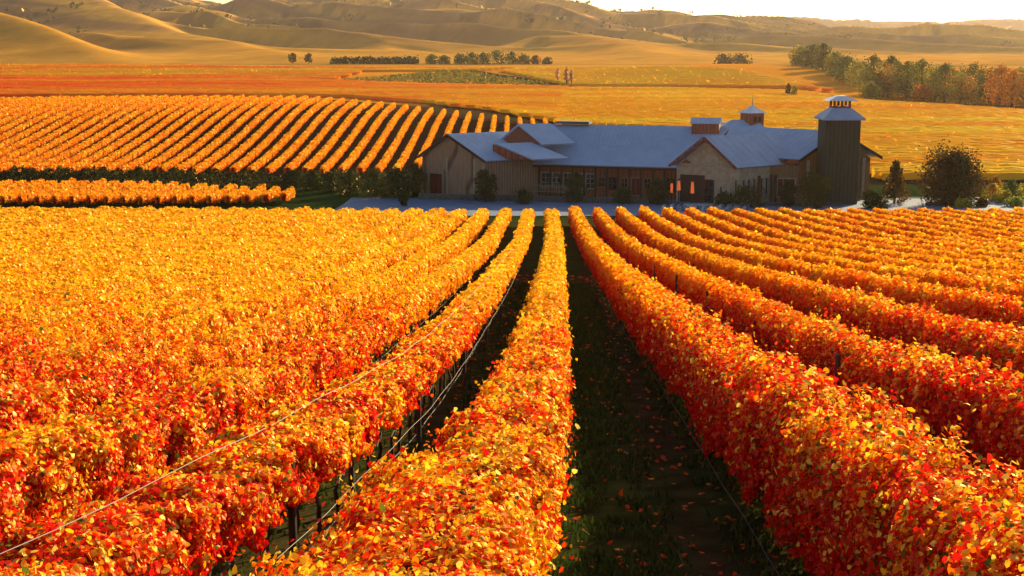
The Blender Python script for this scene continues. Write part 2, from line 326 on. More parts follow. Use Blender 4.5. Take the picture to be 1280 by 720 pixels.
def row_foliage(xf, y0, y1, k, zbot, ztop=2.1, half=.62, lai=2.0, smin=.025, sk=.0024, warm=0., tf=T, bulge=0, smax=9):
    parts = []; y = y0
    while y < y1:
        L = min(max(2.0, (y)*.12), y1-y); ym = y+L/2; D = math.hypot(ym, float(xf(ym)))
        s = min(smin + sk*D, smax); n = int(L*5.2*lai/(.55*s*s))
        Y = RNG.uniform(y, y+L, n)
        gap = fbm(Y*.7, np.full(n, k*3.7), 3, 2)
        th = RNG.uniform(-.62, math.pi+.62, n)                 # from lower right over the top to lower left
        hw = half*(1+.26*gap + .12*fnoise(Y*2.3, th*1.3+k*5, 8)); top = ztop + .13*fbm(Y*.9, np.full(n, k*1.9), 6, 3)
        zc = zbot + (top-zbot)*.52; hh = (top-zbot)*.5
        nr = 1-.6*sstep(20, 90, np.full(n, D)); b1 = fnoise(Y*2.6, th*1.9+k, 12); b2 = fnoise(Y*6.3, th*4.1+k, 14)
        rad = np.sqrt(RNG.uniform(.42, 1.0, n)) * (1+nr*(.22*b1+.16*b2)) + (RNG.uniform(0, 1, n) < .03)*RNG.uniform(.02, .22, n)
        ex = .62
        cx = np.sign(np.cos(th))*np.abs(np.cos(th))**ex*hw*rad; cz = np.sign(np.sin(th))*np.abs(np.sin(th))**ex*hh*rad
        if bulge: cx = np.where(cx < 0, cx*(1+bulge*sstep(17.5, 13, Y)*(1+.25*fnoise(Y*1.1, Y*0, 44))), cx)
        if D > 170: cx = cx*(1+.28*fnoise(Y*.9, np.full(n, k*3.3), 46)); cz = cz*(1+.22*fnoise(Y*.8, np.full(n, k*4.1), 47))
        low = cz < 0
        cz = np.where(low, cz*(1+.35*fnoise(Y*1.7, np.full(n, k*2.2), 15)), cz)
        xr = xf(Y) + cx; Z = tf(xf(Y), Y) + zc + cz
        N = np.stack([np.cos(th)*1.1, np.zeros(n), np.sin(th)+.15], 1) + RNG.normal(size=(n, 3))*.62
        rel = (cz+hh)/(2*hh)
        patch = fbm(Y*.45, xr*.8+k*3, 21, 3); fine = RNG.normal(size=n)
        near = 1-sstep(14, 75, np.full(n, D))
        tv = .165 + warm + .45*near + (.17+(.12 if k > 0 else .25)*near)*patch + (.09+.20*near)*fine - .12*near*b1 + (.92*(.74-rel) if k > 0 else .26*(.6-rel))  # lower leaves redder; on right-hand rows this also paints their shaded sides
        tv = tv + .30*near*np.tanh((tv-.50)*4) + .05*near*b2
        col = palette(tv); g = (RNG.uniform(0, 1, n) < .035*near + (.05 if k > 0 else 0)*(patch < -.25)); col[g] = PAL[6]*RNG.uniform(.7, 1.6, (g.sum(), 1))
        hi = (RNG.uniform(0, 1, n) < .11*near) & (rel > .3); col[hi] = np.array([1.0, .74, .10])  # pale yellow leaves paint in backlit gloss highlights on the near rows
        col = col*RNG.uniform(.82, 1.08, (n, 1))
        sz = s*RNG.uniform(.6, 1.4, n)
        if D < 75:                                             # stray shoots standing out of the hedge
            q = int(L*3.2); ii = RNG.integers(0, n, q); ii = ii[rel[ii] > .72]; q = len(ii)
            if q:
                tt = np.tile(np.linspace(.25, 1, 7), q); ii = np.repeat(ii, 7); ln = np.repeat(RNG.uniform(.12, .46, q), 7); dr = np.repeat(RNG.normal(size=(q, 3))*.35+np.array([0, 0, 1]), 7, 0)
                base = np.stack([xr[ii], Y[ii], Z[ii]], 1)+dr*(ln*tt)[:, None]+RNG.normal(size=(len(ii), 3))*.025
                parts.append(leaves(base, RNG.normal(size=(len(ii), 3))+np.array([0, -.3, .4]), s*RNG.uniform(.6, 1.1, len(ii))*(1.15-.5*tt), np.clip(palette(np.clip(tv[ii]-.12, 0, 1)), 0, 1), D < 24))
        parts.append(leaves(np.stack([xr, Y, Z], 1), N, sz, np.clip(col, 0, 1), D < 24)); y += L
    # twiggy core so that no light leaks straight through
    ys = np.arange(y0+.3, y1-.2, 1.0); th = np.linspace(0, 2*math.pi, 7)[:-1]
    YY, TT = np.meshgrid(ys, th, indexing='ij'); jit = 1+.25*fnoise(YY*1.3, TT*2+k, 33)
    Vc = np.stack([xf(YY)+np.cos(TT)*half*.58*jit, YY, tf(xf(YY), YY)+zbot+(ztop-zbot)*.5+np.sin(TT)*(ztop-zbot)*.34*jit], -1).reshape(-1, 3)
    m = len(ys); i = (np.arange(m-1)[:, None]*6 + np.arange(6)[None]).ravel(); j = (np.arange(m-1)[:, None]*6 + (np.arange(6)[None]+1) % 6).ravel()
    parts.append((Vc, np.stack([i, j, j+6, i+6], 1), np.tile(np.array([[.35, .06, .012]]), (len(Vc), 1))))
    return merge(parts)

ORD = ['', 'first', 'second', 'third', 'fourth', 'fifth', 'sixth', 'seventh', 'eighth', 'ninth', 'tenth', 'eleventh', 'twelfth', 'thirteenth', 'fourteenth', 'fifteenth', 'sixteenth', 'seventeenth', 'eighteenth', 'nineteenth', 'twentieth']
TENS = {2: 'twenty', 3: 'thirty', 4: 'forty', 5: 'fifty', 6: 'sixty', 7: 'seventy'}
def ordinal(n):
    if n <= 20: return ORD[n]
    if n % 10 == 0: return {3: 'thirtieth', 4: 'fortieth', 5: 'fiftieth', 6: 'sixtieth', 7: 'seventieth'}[n//10]
    return TENS[n//10] + '-' + ORD[n % 10]

# shared pieces of a row
def vine_trunk_mesh(seed):
    rr = random.Random(seed); mb = MB()
    pts = [Vector((rr.uniform(-.03, .03)*i, rr.uniform(-.04, .04)*i, .3*i)) for i in range(4)]
    mb.tube(pts, .045, 7, .03); top = pts[-1]
    for s in (-1, 1): mb.tube([top-Vector((0, 0, .05)), top+Vector((0, s*.25, .07)), top+Vector((.02, s*.75, .08))], .028, 6, .014)
    return mb.mesh('vine_trunk', M['bark'])
trunk_meshes = [vine_trunk_mesh(i) for i in range(5)]
post_mesh = MB().tube([(0, 0, -.2), (0, 0, 1.0), (0, 0, 2.02)], .055, 8).mesh('post', M['post'])
def put(name, me, loc, parent, rz=0, sc=1):
    o = bpy.data.objects.new(name, me); C.objects.link(o); o.parent = parent
    o.location = Vector(loc)-Vector(parent.location); o.rotation_euler = (0, 0, rz); o.scale = (1, 1, sc); return o

KL, KR = -26, 23
for k in range(KL, KR+1):
    off = k*SP; xf = (lambda Y, off=off: rowX(Y)+off*(fan(Y) if off > 0 else 1)+(.72*(1-sstep(30, 150, np.asarray(Y, float))) if off > 0 else 0)+(.32*(1-sstep(25, 70, np.asarray(Y, float))) if off == SP else 0))
    y0 = 5.0
    while y0 < 150 and abs(float(xf(y0))) > .56*y0 + 5.5: y0 += .5
    y1 = 168 - .06*off + .6*math.sin(k*2.1)
    if y0 > y1-8: continue
    if k == 0: lab = 'bright vine row running straight down the hill just left of the open grass alley'
    elif k == 1: lab = 'red sided vine row along the right edge of the open grass alley'
    elif k > 0: lab = '%s vine row to the right of the open grass alley' % ordinal(k)
    else: lab = '%s orange vine row to the left of the open grass alley' % ordinal(1-k)
    root = empty('vine_row', (float(xf(y0)), y0, float(T(xf(y0), y0))), lab, 'vine row', 'vine rows descending to the winery')
    V, F, K_ = row_foliage(xf, y0, y1, k, .30 if k > 0 else {0: .62, -1: 1.32, -2: .8}.get(k, .4), warm=(.25 if k > 0 else .02), half=(.70 if k == 1 else .58) if k > 0 else (.68 if k == -1 else {0: .76, -2: .66, -3: .68, -4: .78}.get(k, .98)), bulge=.75 if k == 0 else 0, ztop=(2.4 if k == 1 else 2.3) if k > 0 else 2.1)
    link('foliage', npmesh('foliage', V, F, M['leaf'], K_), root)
    if -3 <= k <= 3:
        rr = random.Random(k); yy = y0+.6; n = 0
        while yy < min(y0+60, 75) and n < 42:
            X = float(xf(yy)); put('trunk', trunk_meshes[(n+k) % 5], (X+rr.uniform(-.05, .05), yy, float(T(X, yy))), root, rr.choice((0, math.pi)), rr.uniform(.85, 1.05)); yy += 1.5; n += 1
        sgn = -1 if k > 0 else 1
        yy = y0+1.3+(k % 3)*1.4
        while yy < 80:
            X = float(xf(yy))+sgn*({2: .60, -1: .50}.get(k, 0) if n % 2 else .1); n += 1; put('post', post_mesh, (X, yy, float(T(X, yy))), root, 0, rr.uniform(.96, 1.04)); yy += 6.2
        ys = np.arange(y0, 95, 1.2)
        for (dx, hz, rad, nm) in {-1: ((-.02, 2.26, .0045, 'wire'), (.62, .95, .004, 'wire'), (.3, .34, .013, 'drip_hose')), 1: ((.45, 1.3, .006, 'wire'), (.66, .16, .013, 'drip_hose'))}.get(k, ((.1, .34, .010, 'drip_hose'),)):
            mb = MB(); mb.tube([(float(xf(a))+sgn*dx, a, float(T(xf(a), a))+hz+.02*math.sin(a*1.05)) for a in ys], rad, 4)
            mb.build(nm, M['hose'] if nm == 'drip_hose' else M['wire'], root)

# ------------------------------------------------------------------ hillside block (mound) and the small block under it
XB0, XB1 = -178, 13
idx = 0
def rowB(X0): return lambda Y, X0=X0: X0*(1+.0008*(np.asarray(Y, float)-258))
xs_b = np.arange(XB1, XB0, -3.6)
for n, X0 in enumerate(xs_b):
    xf = rowB(X0)
    ys0 = 252 + max(0, -8-X0)*.0 + (6 if X0 > -22 else 0) + 1.2*math.sin(n*1.7)
    if X0 > -20: ys0 = 262
    if abs(X0)/ys0 > .47: ys0 = max(ys0, abs(X0)/.47)
    ye = 418 + 1.5*math.sin(n)
    if X0 > -20: ye = 418
    root = empty('vine_row', (float(xf(ys0)), ys0, float(T(xf(ys0), ys0))), '%s row from the right in the hillside vineyard block above the hedge' % ordinal(n+1), 'vine row', 'vine rows of the hillside block')
    V, F, K_ = row_foliage(xf, ys0, ye, 0, .35, ztop=1.95, half=.55, lai=1.7, smin=.24, sk=.0006, warm=.12)
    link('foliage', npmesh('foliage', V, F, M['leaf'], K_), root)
n = 0
for X0 in np.arange(-38, -118, -2.8):
    xf = rowB(X0); a, b = 190, 240
    a = 197 + max(0, (X0+48))*.6; b = min(226, 211.5 + max(0, -X0-36)*.4) + 1.5*math.sin(X0)
    if b-a < 5.5: continue
    if abs(X0)/a > .55: continue
    n += 1
    root = empty('vine_row', (float(xf(a)), a, float(T(xf(a), a))), '%s row from the right in the small vineyard block below the dark hedge' % ordinal(n), 'vine row', 'vine rows of the small left block')
    V, F, K_ = row_foliage(xf, a, b, 0, .35, ztop=1.95, half=.66, lai=1.6, smin=.24, sk=.0006, warm=.12)
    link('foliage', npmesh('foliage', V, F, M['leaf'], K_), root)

# ------------------------------------------------------------------ distant vineyards that read as one mass
def inside(poly, x, y):
    c = np.zeros(x.shape, bool); n = len(poly)
    for i in range(n):
        x1, y1 = poly[i]; x2, y2 = poly[(i+1) % n]
        if y1 == y2: continue
        c ^= ((y1 > y) != (y2 > y)) & (x < (x2-x1)*(y-y1)/(y2-y1)+x1)
    return c
def field(name, label, poly, ang, spacing, seg, tone, seed, h=1.9, clump=.8, dens=.5, w=.8, bands=None):
    poly = [(p.x, p.y) if isinstance(p, Vector) else p for p in poly]
    d = np.array([math.cos(ang), math.sin(ang)]); e = np.array([-d[1], d[0]]); q = np.array(poly)
    a0, a1 = (q@d).min(), (q@d).max(); b0, b1 = (q@e).min(), (q@e).max()
    A, B = np.meshgrid(np.arange(a0, a1, seg), np.arange(b0, b1, spacing))
    def pt(a, b): return a*d[0]+b*e[0], a*d[1]+b*e[1]
    X0, Y0 = pt(A, B); X1, Y1 = pt(A+seg, B); ok = inside(poly, X0, Y0) & inside(poly, X1, Y1)
    X0, Y0, X1, Y1 = X0[ok], Y0[ok], X1[ok], Y1[ok]; n = len(X0)
    def prof(X, Y):
        j = fnoise(X*.8, Y*.8, seed)*.18; hh = h*(1+.12*fnoise(X*.5, Y*.5, seed+2)); z = T(X, Y); out = []
        for o, zz in ((-w, .25), (-w*.75, .85), (w*.1, 1.0), (w*.8, .8), (w, .25)):
            out.append(np.stack([X+e[0]*(o+j), Y+e[1]*(o+j), z+hh*zz], -1))
        return np.stack(out, 1)
    V = np.concatenate([prof(X0, Y0), prof(X1, Y1)], 1).reshape(-1, 3); b = np.arange(n)[:, None]*10
    F = np.concatenate([b+np.array([[i, i+1, i+6, i+5]]) for i in range(4)])
    def colour(X, Y):
        tv = tone + .10*fbm(X/55, Y/30, seed+4, 3) + .05*fbm(X/6, Y/6, seed+7, 2)
        if bands: tv = tv + bands(X, Y)
        return palette(tv)*(1+.1*fnoise(X/3, Y/3, seed+8))[:, None]
    K1 = colour(V[:, 0], V[:, 1])
    m = int(n*dens*seg/clump); i = RNG.integers(0, n, m); f = RNG.uniform(0, 1, m); o = RNG.uniform(-w*1.05, w*1.05, m)
    X = X0[i]+(X1[i]-X0[i])*f+e[0]*o; Y = Y0[i]+(Y1[i]-Y0[i])*f+e[1]*o
    Z = T(X, Y)+h*np.sqrt(np.clip(1.02-(o/w/1.1)**2, .1, 1))*RNG.uniform(.8, 1.12, m)
    cc = palette(tone + .10*fbm(X/55, Y/30, seed+4, 3) + RNG.normal(size=m)*.09 + (bands(X, Y) if bands else 0))
    lv = leaves(np.stack([X, Y, Z], 1), RNG.normal(size=(m, 3))*.55+np.array([0, -.5, 1.2]), clump*RNG.uniform(.6, 1.3, m), np.clip(cc, 0, 1))
    V, F, K_ = merge([(V, F, K1), lv])
    return tag(link(name, npmesh(name, V, F, M['field'], np.clip(K_, 0, 1))), label, 'vineyard', None, 'stuff')
# right-hand golden field behind the winery
pA = [G(1500, 228), G(1092, 228), G(1040, 190), G(900, 168), G(690, 158), G(700, 112), G(860, 113), G(1000, 116), G(1100, 130), G(1300, 143), G(1520, 150)]
field('vineyard_field', 'golden vineyard spreading behind the winery up to the line of trees', pA, R(8), 3.0, 2.5, .15, 3, clump=.55, dens=.75, w=.95, bands=lambda X, Y: .12*fnoise(X/300, Y/26, 5) + .12*fbm(X/25, Y/12, 8, 2))
pB = [G(705, 157), G(640, 146), G(540, 131), G(430, 123), G(330, 121), G(150, 121), G(-120, 124), G(-120, 99), G(330, 99), G(560, 108), G(712, 111)]
field('vineyard_field', 'orange vineyard between the hillside block and the small green patch', pB, R(8), 3.4, 3.5, .31, 13, clump=.65, dens=.5, w=1.1, bands=lambda X, Y: .26*(1-sstep(-260, 10, X)) -.12 + .16*fnoise(X/400, Y/30, 6) + .16*fbm(X/25, Y/12, 8, 2))
pC = [G(-140, 99.5), G(330, 99.5), G(425, 101), G(462, 90), G(600, 89), G(645, 86.5), G(455, 85.5), G(200, 83), G(-140, 82)]
field('vineyard_field', 'rust red vineyard strip at the foot of the left hills', pC, R(5), 5, 6, .42, 23, clump=1.3, dens=.5, w=2.2, bands=lambda X, Y: .22*fnoise(X/300, Y/40, 9)-.12 + .2*fbm(X/40, Y/25, 8, 2))
pD = [G(705, 108.5), G(870, 110), G(1000, 112), G(1085, 122), G(990, 104), G(930, 90), G(860, 85.5), G(660, 85.5), G(620, 90)]
field('vineyard_field', 'yellow vineyard on the low swell in front of the hills', pD, R(-6), 5, 6, .12, 33, clump=1.3, dens=.5, w=2.2, bands=lambda X, Y: .38*np.exp(-((Y-(700+.0*X))/45)**2))

# farm tracks
def ribbon(name, pts, wd, mat, dz=.03, sub=10):
    q = [G(*p) if not isinstance(p, Vector) else p for p in pts]; L = []
    for a, b in zip(q[:-1], q[1:]):
        for i in range(sub): L.append(a.lerp(b, i/sub))
    L.append(q[-1]); V = []; F = []
    for i, p in enumerate(L):
        t = (L[min(i+1, len(L)-1)]-L[max(i-1, 0)]); t.z = 0; t.normalize(); s = Vector((-t.y, t.x, 0))*wd/2
        for a in (-1, -.33, .33, 1):
            c = p+s*a; V.append((c.x, c.y, float(T(c.x, c.y))+dz))
    for i in range(len(L)-1):
        for j in range(3): F.append((i*4+j, i*4+j+1, i*4+j+5, i*4+j+4))
    return tag(link(name, npmesh(name, V, F, mat, None, True)), kind='structure')
ribbon('path', [Vector((-190, 426, 0)), Vector((-100, 426, 0)), Vector((-40, 425, 0)), Vector((0, 424, 0)), Vector((22, 420, 0)), Vector((24, 300, 0)), Vector((22, 262, 0))], 6.5, M['track'], .06)
ribbon('path', [G(585, 88), G(640, 97), G(710, 109.5)], 12, M['track'], .08)
ribbon('path', [G(-60, 132), G(40, 124), G(90, 119)], 9, M['track'], .1)

# small green vineyard: separate rows
n = 0
mg = mat_leaf('green_vine_leaf', .3)
pE = [G(705, 108.8), G(640, 99), G(590, 90), G(455, 90), G(420, 98), G(430, 104), G(560, 107)]
xsE = np.arange(-170, 40, 12.0); polyE = [(p.x, p.y) for p in pE]
for X0 in xsE:
    ys = np.arange(600, 1400, 6.0); xx = X0 + .35*(ys-700); ok = inside(polyE, xx, ys)
    if ok.sum() < 3: continue
    n += 1; yy = ys[ok]; x_ = xx[ok]; m = len(yy)*14; i = RNG.integers(0, len(yy)-1, m); f = RNG.uniform(0, 1, m)
    X = x_[i]+(x_[i+1]-x_[i])*f+RNG.uniform(-1.1, 1.1, m); Y = yy[i]+(yy[i+1]-yy[i])*f; Z = T(X, Y)+RNG.uniform(.4, 2.2, m)
    col = np.array([.17, .17, .03])*RNG.uniform(.6, 1.5, (m, 1))
    V, F, K_ = leaves(np.stack([X, Y, Z], 1), RNG.normal(size=(m, 3))+np.array([0, -.3, 1]), RNG.uniform(.9, 1.9, m), col)
    root = empty('vine_row', (float(x_[0]), float(yy[0]), float(T(x_[0], yy[0]))), '%s row from the left in the small green vineyard patch below the hills' % ordinal(n), 'vine row', 'green vine rows far off')
    link('foliage', npmesh('foliage', V, F, mg, K_), root)

# ------------------------------------------------------------------ driveway, kerb, terrace
def sheet(name, pts, dz, mat, res=14):
    xs = [p[0] for p in pts]; ys = [p[1] for p in pts]
    X, Y = np.meshgrid(np.linspace(min(xs), max(xs), 90), np.linspace(min(ys), max(ys), res)); nx = 90
    V = np.stack([X, Y, T(X, Y)+dz], -1).reshape(-1, 3); i = (np.arange(res-1)[:, None]*nx+np.arange(nx-1)[None]).ravel()
    return tag(link(name, npmesh(name, V, np.stack([i, i+1, i+1+nx, i+nx], 1), mat, None, True)), kind='structure')
sheet('driveway', [(-27, 182), (92, 182), (92, 213.5), (-27, 213.5)], .05, M['drive'])
ribbon('kerb', [Vector((-27, 213.7, 0)), Vector((92, 213.7, 0))], .3, M['kerb'], .18, 30)

exec_building = True
# ------------------------------------------------------------------ winery
wl = P(600, 230, 214)
B = empty('winery_building', (20, 216, 0), 'long barn like winery with blue grey metal roofs, gables and a dark tower', 'building')
UP = Vector((0, 0, 1))
def plane_pt(a, b, c, px, py):
    n = (b-a).cross(c-a); d = Vector(ray(px, py)); o = Vector((0, 0, CAMZ)); t = (a-o).dot(n)/d.dot(n); return o+d*t
def roof_slab(name, pts, mat='roof', th=.22, fascia=True, parent=B):
    pts = [Vector(p) for p in pts]; n = (pts[1]-pts[0]).cross(pts[2]-pts[0]).normalized()
    if n.z < 0: n = -n
    mb = MB(); mb.slab(pts, n*th); o = mb.build(name, M[mat], parent)
    # raised seams running down the slope
    return o
def seams(pts, n_, mat='roof', parent=None):
    # pts: ridge start, ridge end, eave end, eave start
    a, b, c, d = [Vector(p) for p in pts]; nn = (b-a).cross(c-a).normalized()
    if nn.z < 0: nn = -nn
    mb = MB()
    for i in range(n_):
        f = (i+.5)/n_; p = a.lerp(b, f)+nn*.225; q = d.lerp(c, f)+nn*.225; ax = (q-p); side = ax.cross(nn).normalized()*.035
        mb.slab([p-side, p+side, q+side, q-side], nn*.025)
    return mb
def prism(front, vec):             # closed solid from a front polygon and an extrusion
    mb = MB(); mb.slab(front, vec); return mb
def down(p, z=-.3): p = Vector(p); p.z = z; return p
WIN = []
def window(c, ux, wd, ht, cols=2, rows=2, frame='palewood', parent=B, name='window', glass='glass'):
    # c centre on the wall face, ux unit vector along the wall
    ux = Vector(ux).normalized(); nrm = Vector((ux.y, -ux.x, 0))
    if nrm.y > 0: nrm = -nrm
    c = Vector(c); mb = MB(); mb.box(c+nrm*.03, ux*(wd/2), UP*(ht/2), nrm*.03); g = mb.build(name, M[glass], parent)
    f = MB(); t_ = .09
    for s in (-1, 1):
        f.box(c+ux*s*(wd/2)+nrm*.09, ux*t_, UP*(ht/2+t_), nrm*.06); f.box(c+UP*s*(ht/2)+nrm*.088, ux*(wd/2-t_), UP*t_, nrm*.055)
    for i in range(1, cols): f.box(c+ux*(i/cols-.5)*wd+nrm*.082, ux*.04, UP*(ht/2-t_), nrm*.04)
    for i in range(1, rows): f.box(c+UP*(i/rows-.5)*ht+nrm*.079, ux*(wd/2-t_), UP*.035, nrm*.037)
    o = f.build('frame', M[frame]); o.parent = g; return g

# --- main hall
EL, ER = P(655, 204, 218), P(870, 213, 209.5)
RL, RR = P(652, 155.5, 229), P(912, 160.5, 219.5)
ze = (EL.z+ER.z)/2; EL.z = ER.z = ze; zr = (RL.z+RR.z)/2; RL.z = RR.z = zr
along = (ER-EL); along.z = 0; along.normalize(); inn = Vector((-along.y, along.x, 0))
hw = ((RL-EL).dot(inn)+(RR-ER).dot(inn))/2
BL = EL+inn*2*hw; BR = ER+inn*2*hw
print('main hall eave %.1f ridge %.1f halfdepth %.1f len %.1f' % (ze, zr, hw, (ER-EL).length))
mainroof = roof_slab('roof', [RL, RR, ER, EL]); mainroof['label'] = 'long front roof slope of blue grey metal'
seams([RL, RR, ER, EL], 46).build('roof_seams', M['roof'], None).parent = mainroof
roof_slab('roof', [RL, RR, BR, BL])
wf0, wf1 = EL+inn*1.2, ER+inn*1.2; wf0.z = wf1.z = 0
wb0, wb1 = BL-inn*1.2, BR-inn*1.2
hwall = ze-.15
mb = MB(); mb.slab([Vector((wf0.x, wf0.y, -.5)), Vector((wf1.x, wf1.y, -.5)), Vector((wb1.x, wb1.y, -.5)), Vector((wb0.x, wb0.y, -.5))], UP*(hwall+.5+.35)); mb.build('wall', M['rust'], B)
mb = MB(); g0 = Vector((wf0.x, wf0.y, hwall)); g1 = Vector((wb0.x, wb0.y, hwall)); mb.slab([g0, g1, (g0+g1)/2+UP*(zr-hwall-.5)], along*(ER-EL).length*.98); mb.build('gable_wall', M['brown'], B)
# eave fascia, porch beam and posts
mb = MB(); mb.box((EL+ER)/2-UP*.12-inn*.05, along*((ER-EL).length/2), UP*.16, inn*.05); mb.build('fascia', M['timber'], B)
Lm = (ER-EL).length
mb = MB()
for i in range(15):
    p = EL+along*(Lm*(i+.3)/15)+inn*.5; mb = MB(); mb.box(Vector((p.x, p.y, (ze-.3)/2)), along*.13, inn*.13, UP*((ze-.3)/2)); mb.build('porch_post', M['timber'], B)
for i in range(15):
    p = EL+along*(Lm*(i+.8)/15)+inn*1.19
    if i < 6:
        g = window((p.x, p.y, 2.9), along, 1.5, 2.5, 2, 3, 'palewood')
        mb = MB()
        q0 = Vector((p.x, p.y, 0))
        for s in (-1, 1): mb.tube([q0+along*s*.75+UP*1.6-inn*.3, q0-along*s*.75+UP*4.4-inn*.3], .07, 4)
        if i % 2 == 0: mb.build('cross_brace', M['palewood'], B)
    elif i in (7, 12): window((p.x, p.y, 2.6), along, 1.3, 2.0, 2, 2, 'timber')
    elif i in (9,): window((p.x, p.y, 2.2), along, 1.6, 3.0, 2, 1, 'tan', name='door', glass='redpanel')
    else: window((p.x, p.y, 2.8), along, 1.2, 1.6, 2, 2, 'brown')
# ridge vent
a, b = plane_pt(RL, RR, EL, 698, 156), plane_pt(RL, RR, EL, 739, 156); rv = (b-a); rl = rv.length
mb = MB(); mb.box((RL+(RR-RL)*.26)+UP*.55, along*rl/2, inn*1.1, UP*.22); mb.build('ridge_vent', M['ridge'], B)

# --- gabled volume from picture outline: left eave, apex, right eave of the front gable and ridge vector
def gable(le, ap, re, vec, wall, rooft='roof', over=.5, name='gable_wall', zb=-.4, left=True, right=True, nse=8, fasc='timber'):
    le, ap, re, vec = map(Vector, (le, ap, re, vec)); vn = vec.normalized()
    mb = MB(); mb.slab([down(le, zb), down(re, zb), re-UP*.1, ap-UP*.1, le-UP*.1], vec); w_ = mb.build(name, M[wall], B)
    f = -vn*over
    ol = le+(le-ap)*.07; orr = re+(re-ap)*.07
    out = []
    for on, e in ((left, ol), (right, orr)):
        if not on: continue
        r_ = roof_slab('roof', [ap+f, ap+vec, e+vec, e+f], rooft)
        seams([ap+f, ap+vec, e+vec, e+f], nse).build('roof_seams', M[rooft]).parent = r_
        n = (vec).cross(e-ap).normalized(); n = n if n.z > 0 else -n
        mb = MB(); mb.slab([ap+f-vn*.06-n*.25, e+f-vn*.06-n*.25, e+f-vn*.06+n*.2, ap+f-vn*.06+n*.2], -vn*.07); mb.build('bargeboard', M[fasc], B)
    return w_
# left house
ap = P(562, 168.5, 217); le = P(528, 197, 221.5); re = P(607, 197.5, 212.5); z_ = (le.z+re.z)/2; le.z = re.z = z_
v1 = P(655, 165, 225)-ap; v1.z = 0
gable(le, ap, re, v1, 'tan', nse=12)
fx = (re-le).normalized(); 
window(le.lerp(re, .22)+Vector((0, 0, -le.z+2.0))+fx*0, fx, 2.4, 3.4, 2, 1, 'timber', name='door', glass='redpanel')
mb = MB()
for s, hh in ((.40, 1), (.83, 1), (.97, 1)):
    p = le.lerp(re, s); p.z = le.z/2; nn = Vector((fx.y, -fx.x, 0)); mb = MB(); mb.box(p+nn*.08, fx*.16, UP*(le.z/2), nn*.08); mb.build('corner_board', M['palewood'], B)
# two stepped gablets at the left end of the hall
for (l, a, r, vv, zb) in (((626, 176.5, 220), (650, 156.5, 221), (680, 181, 216.5), (5.2, 2.2, 0), 7.2), ((616, 180.5, 215.5), (623, 180.8, 215.3), (668, 200, 211.5), (5.6, 2.2, 0), 4.9)):
    l, a, r = P(*l), P(*a), P(*r)
    mb = MB(); mb.slab([l, a, r, Vector((l.x, l.y, min(r.z, l.z)-.05))], Vector(vv)); mb.build('gable_wall', M['rust'], B)
    n = Vector(vv).cross(r-a).normalized(); n = n if n.z > 0 else -n; f = -Vector(vv).normalized()*.5; ext = (r-a)*.03
    mb = MB(); mb.slab([a+f, a+Vector(vv), r+ext+Vector(vv), r+ext+f], n*.25); mb.build('roof', M['roof'], B)
    if (a-l).length > 1.5:
        n = Vector(vv).cross(l-a).normalized(); n = n if n.z > 0 else -n
        mb = MB(); mb.slab([a+f, a+Vector(vv), l+Vector(vv), l+f], n*.25); mb.build('roof', M['roof'], B)
# porch front at left: pale balustrade and lattice
mb = MB(); a = EL.copy(); a.z = 0; 
for i in range(34):
    p = a+along*(.3+i*.3)+inn*.05; mb.box(Vector((p.x, p.y, 1.55)), along*.03, inn*.03, UP*.5)
mb.box(a+along*5.2+UP*2.08, along*5.2, inn*.05, UP*.05); mb.box(a+along*5.2+UP*1.0, along*5.2, inn*.05, UP*.05); mb.build('balustrade', M['palewood'], B)

# entry gable
ap = P(887, 171.5, 205.5); le = P(846, 206.5, 208.5); re = P(925, 206, 203.5); z_ = (le.z+re.z)/2; le.z = re.z = z_
v2 = P(966, 170, 214.5)-ap; v2.z = 0
gable(le, ap, re, v2, 'cream', fasc='rust', over=1.2, nse=9)
fx = (re-le).normalized(); nn = Vector((fx.y, -fx.x, 0))
def on_front(s, z, o=.02): p = le.lerp(re, s); p.z = z; return p+nn*o
mb = MB(); mb.box(on_front(.5, z_-.1, .14), fx*5.0, UP*.18, nn*.1); mb.build('tie_beam', M['palewood'], B)
mb = MB(); mb.slab([on_front(.08, z_+.15, .03), on_front(.46, z_+.15, .03), on_front(.46, z_+3.6, .03)], nn*.07); mb.build('gable_panel', M['rust'], B)
mb = MB(); mb.box(on_front(.26, 2.4, .06), fx*2.1, UP*2.4, nn*.06); mb.build('entrance_recess', M['timber'], B)
window(on_front(.52, 2.3, .02), fx, 1.7, 3.6, 2, 3, 'timber', name='door')
for s in (.72, .80, .88, .95): window(on_front(s, 2.9, .02), fx, .42, 2.9, 1, 1, 'cream')
for s in (.06, .14, .22, .34, .42, .50, .58):
    c = re.lerp(re+v2, s); c.z = 2.9; window(c, v2, .62, 2.9, 1, 1, 'palewood')
c = re.lerp(re+v2, .28); mb = MB(); mb.box(Vector((c.x, c.y, 2.4))+Vector((.2, -.4, 0)), (.2, 0, 0), (0, .2, 0), UP*2.4); mb.build('porch_post', M['timber'], B)
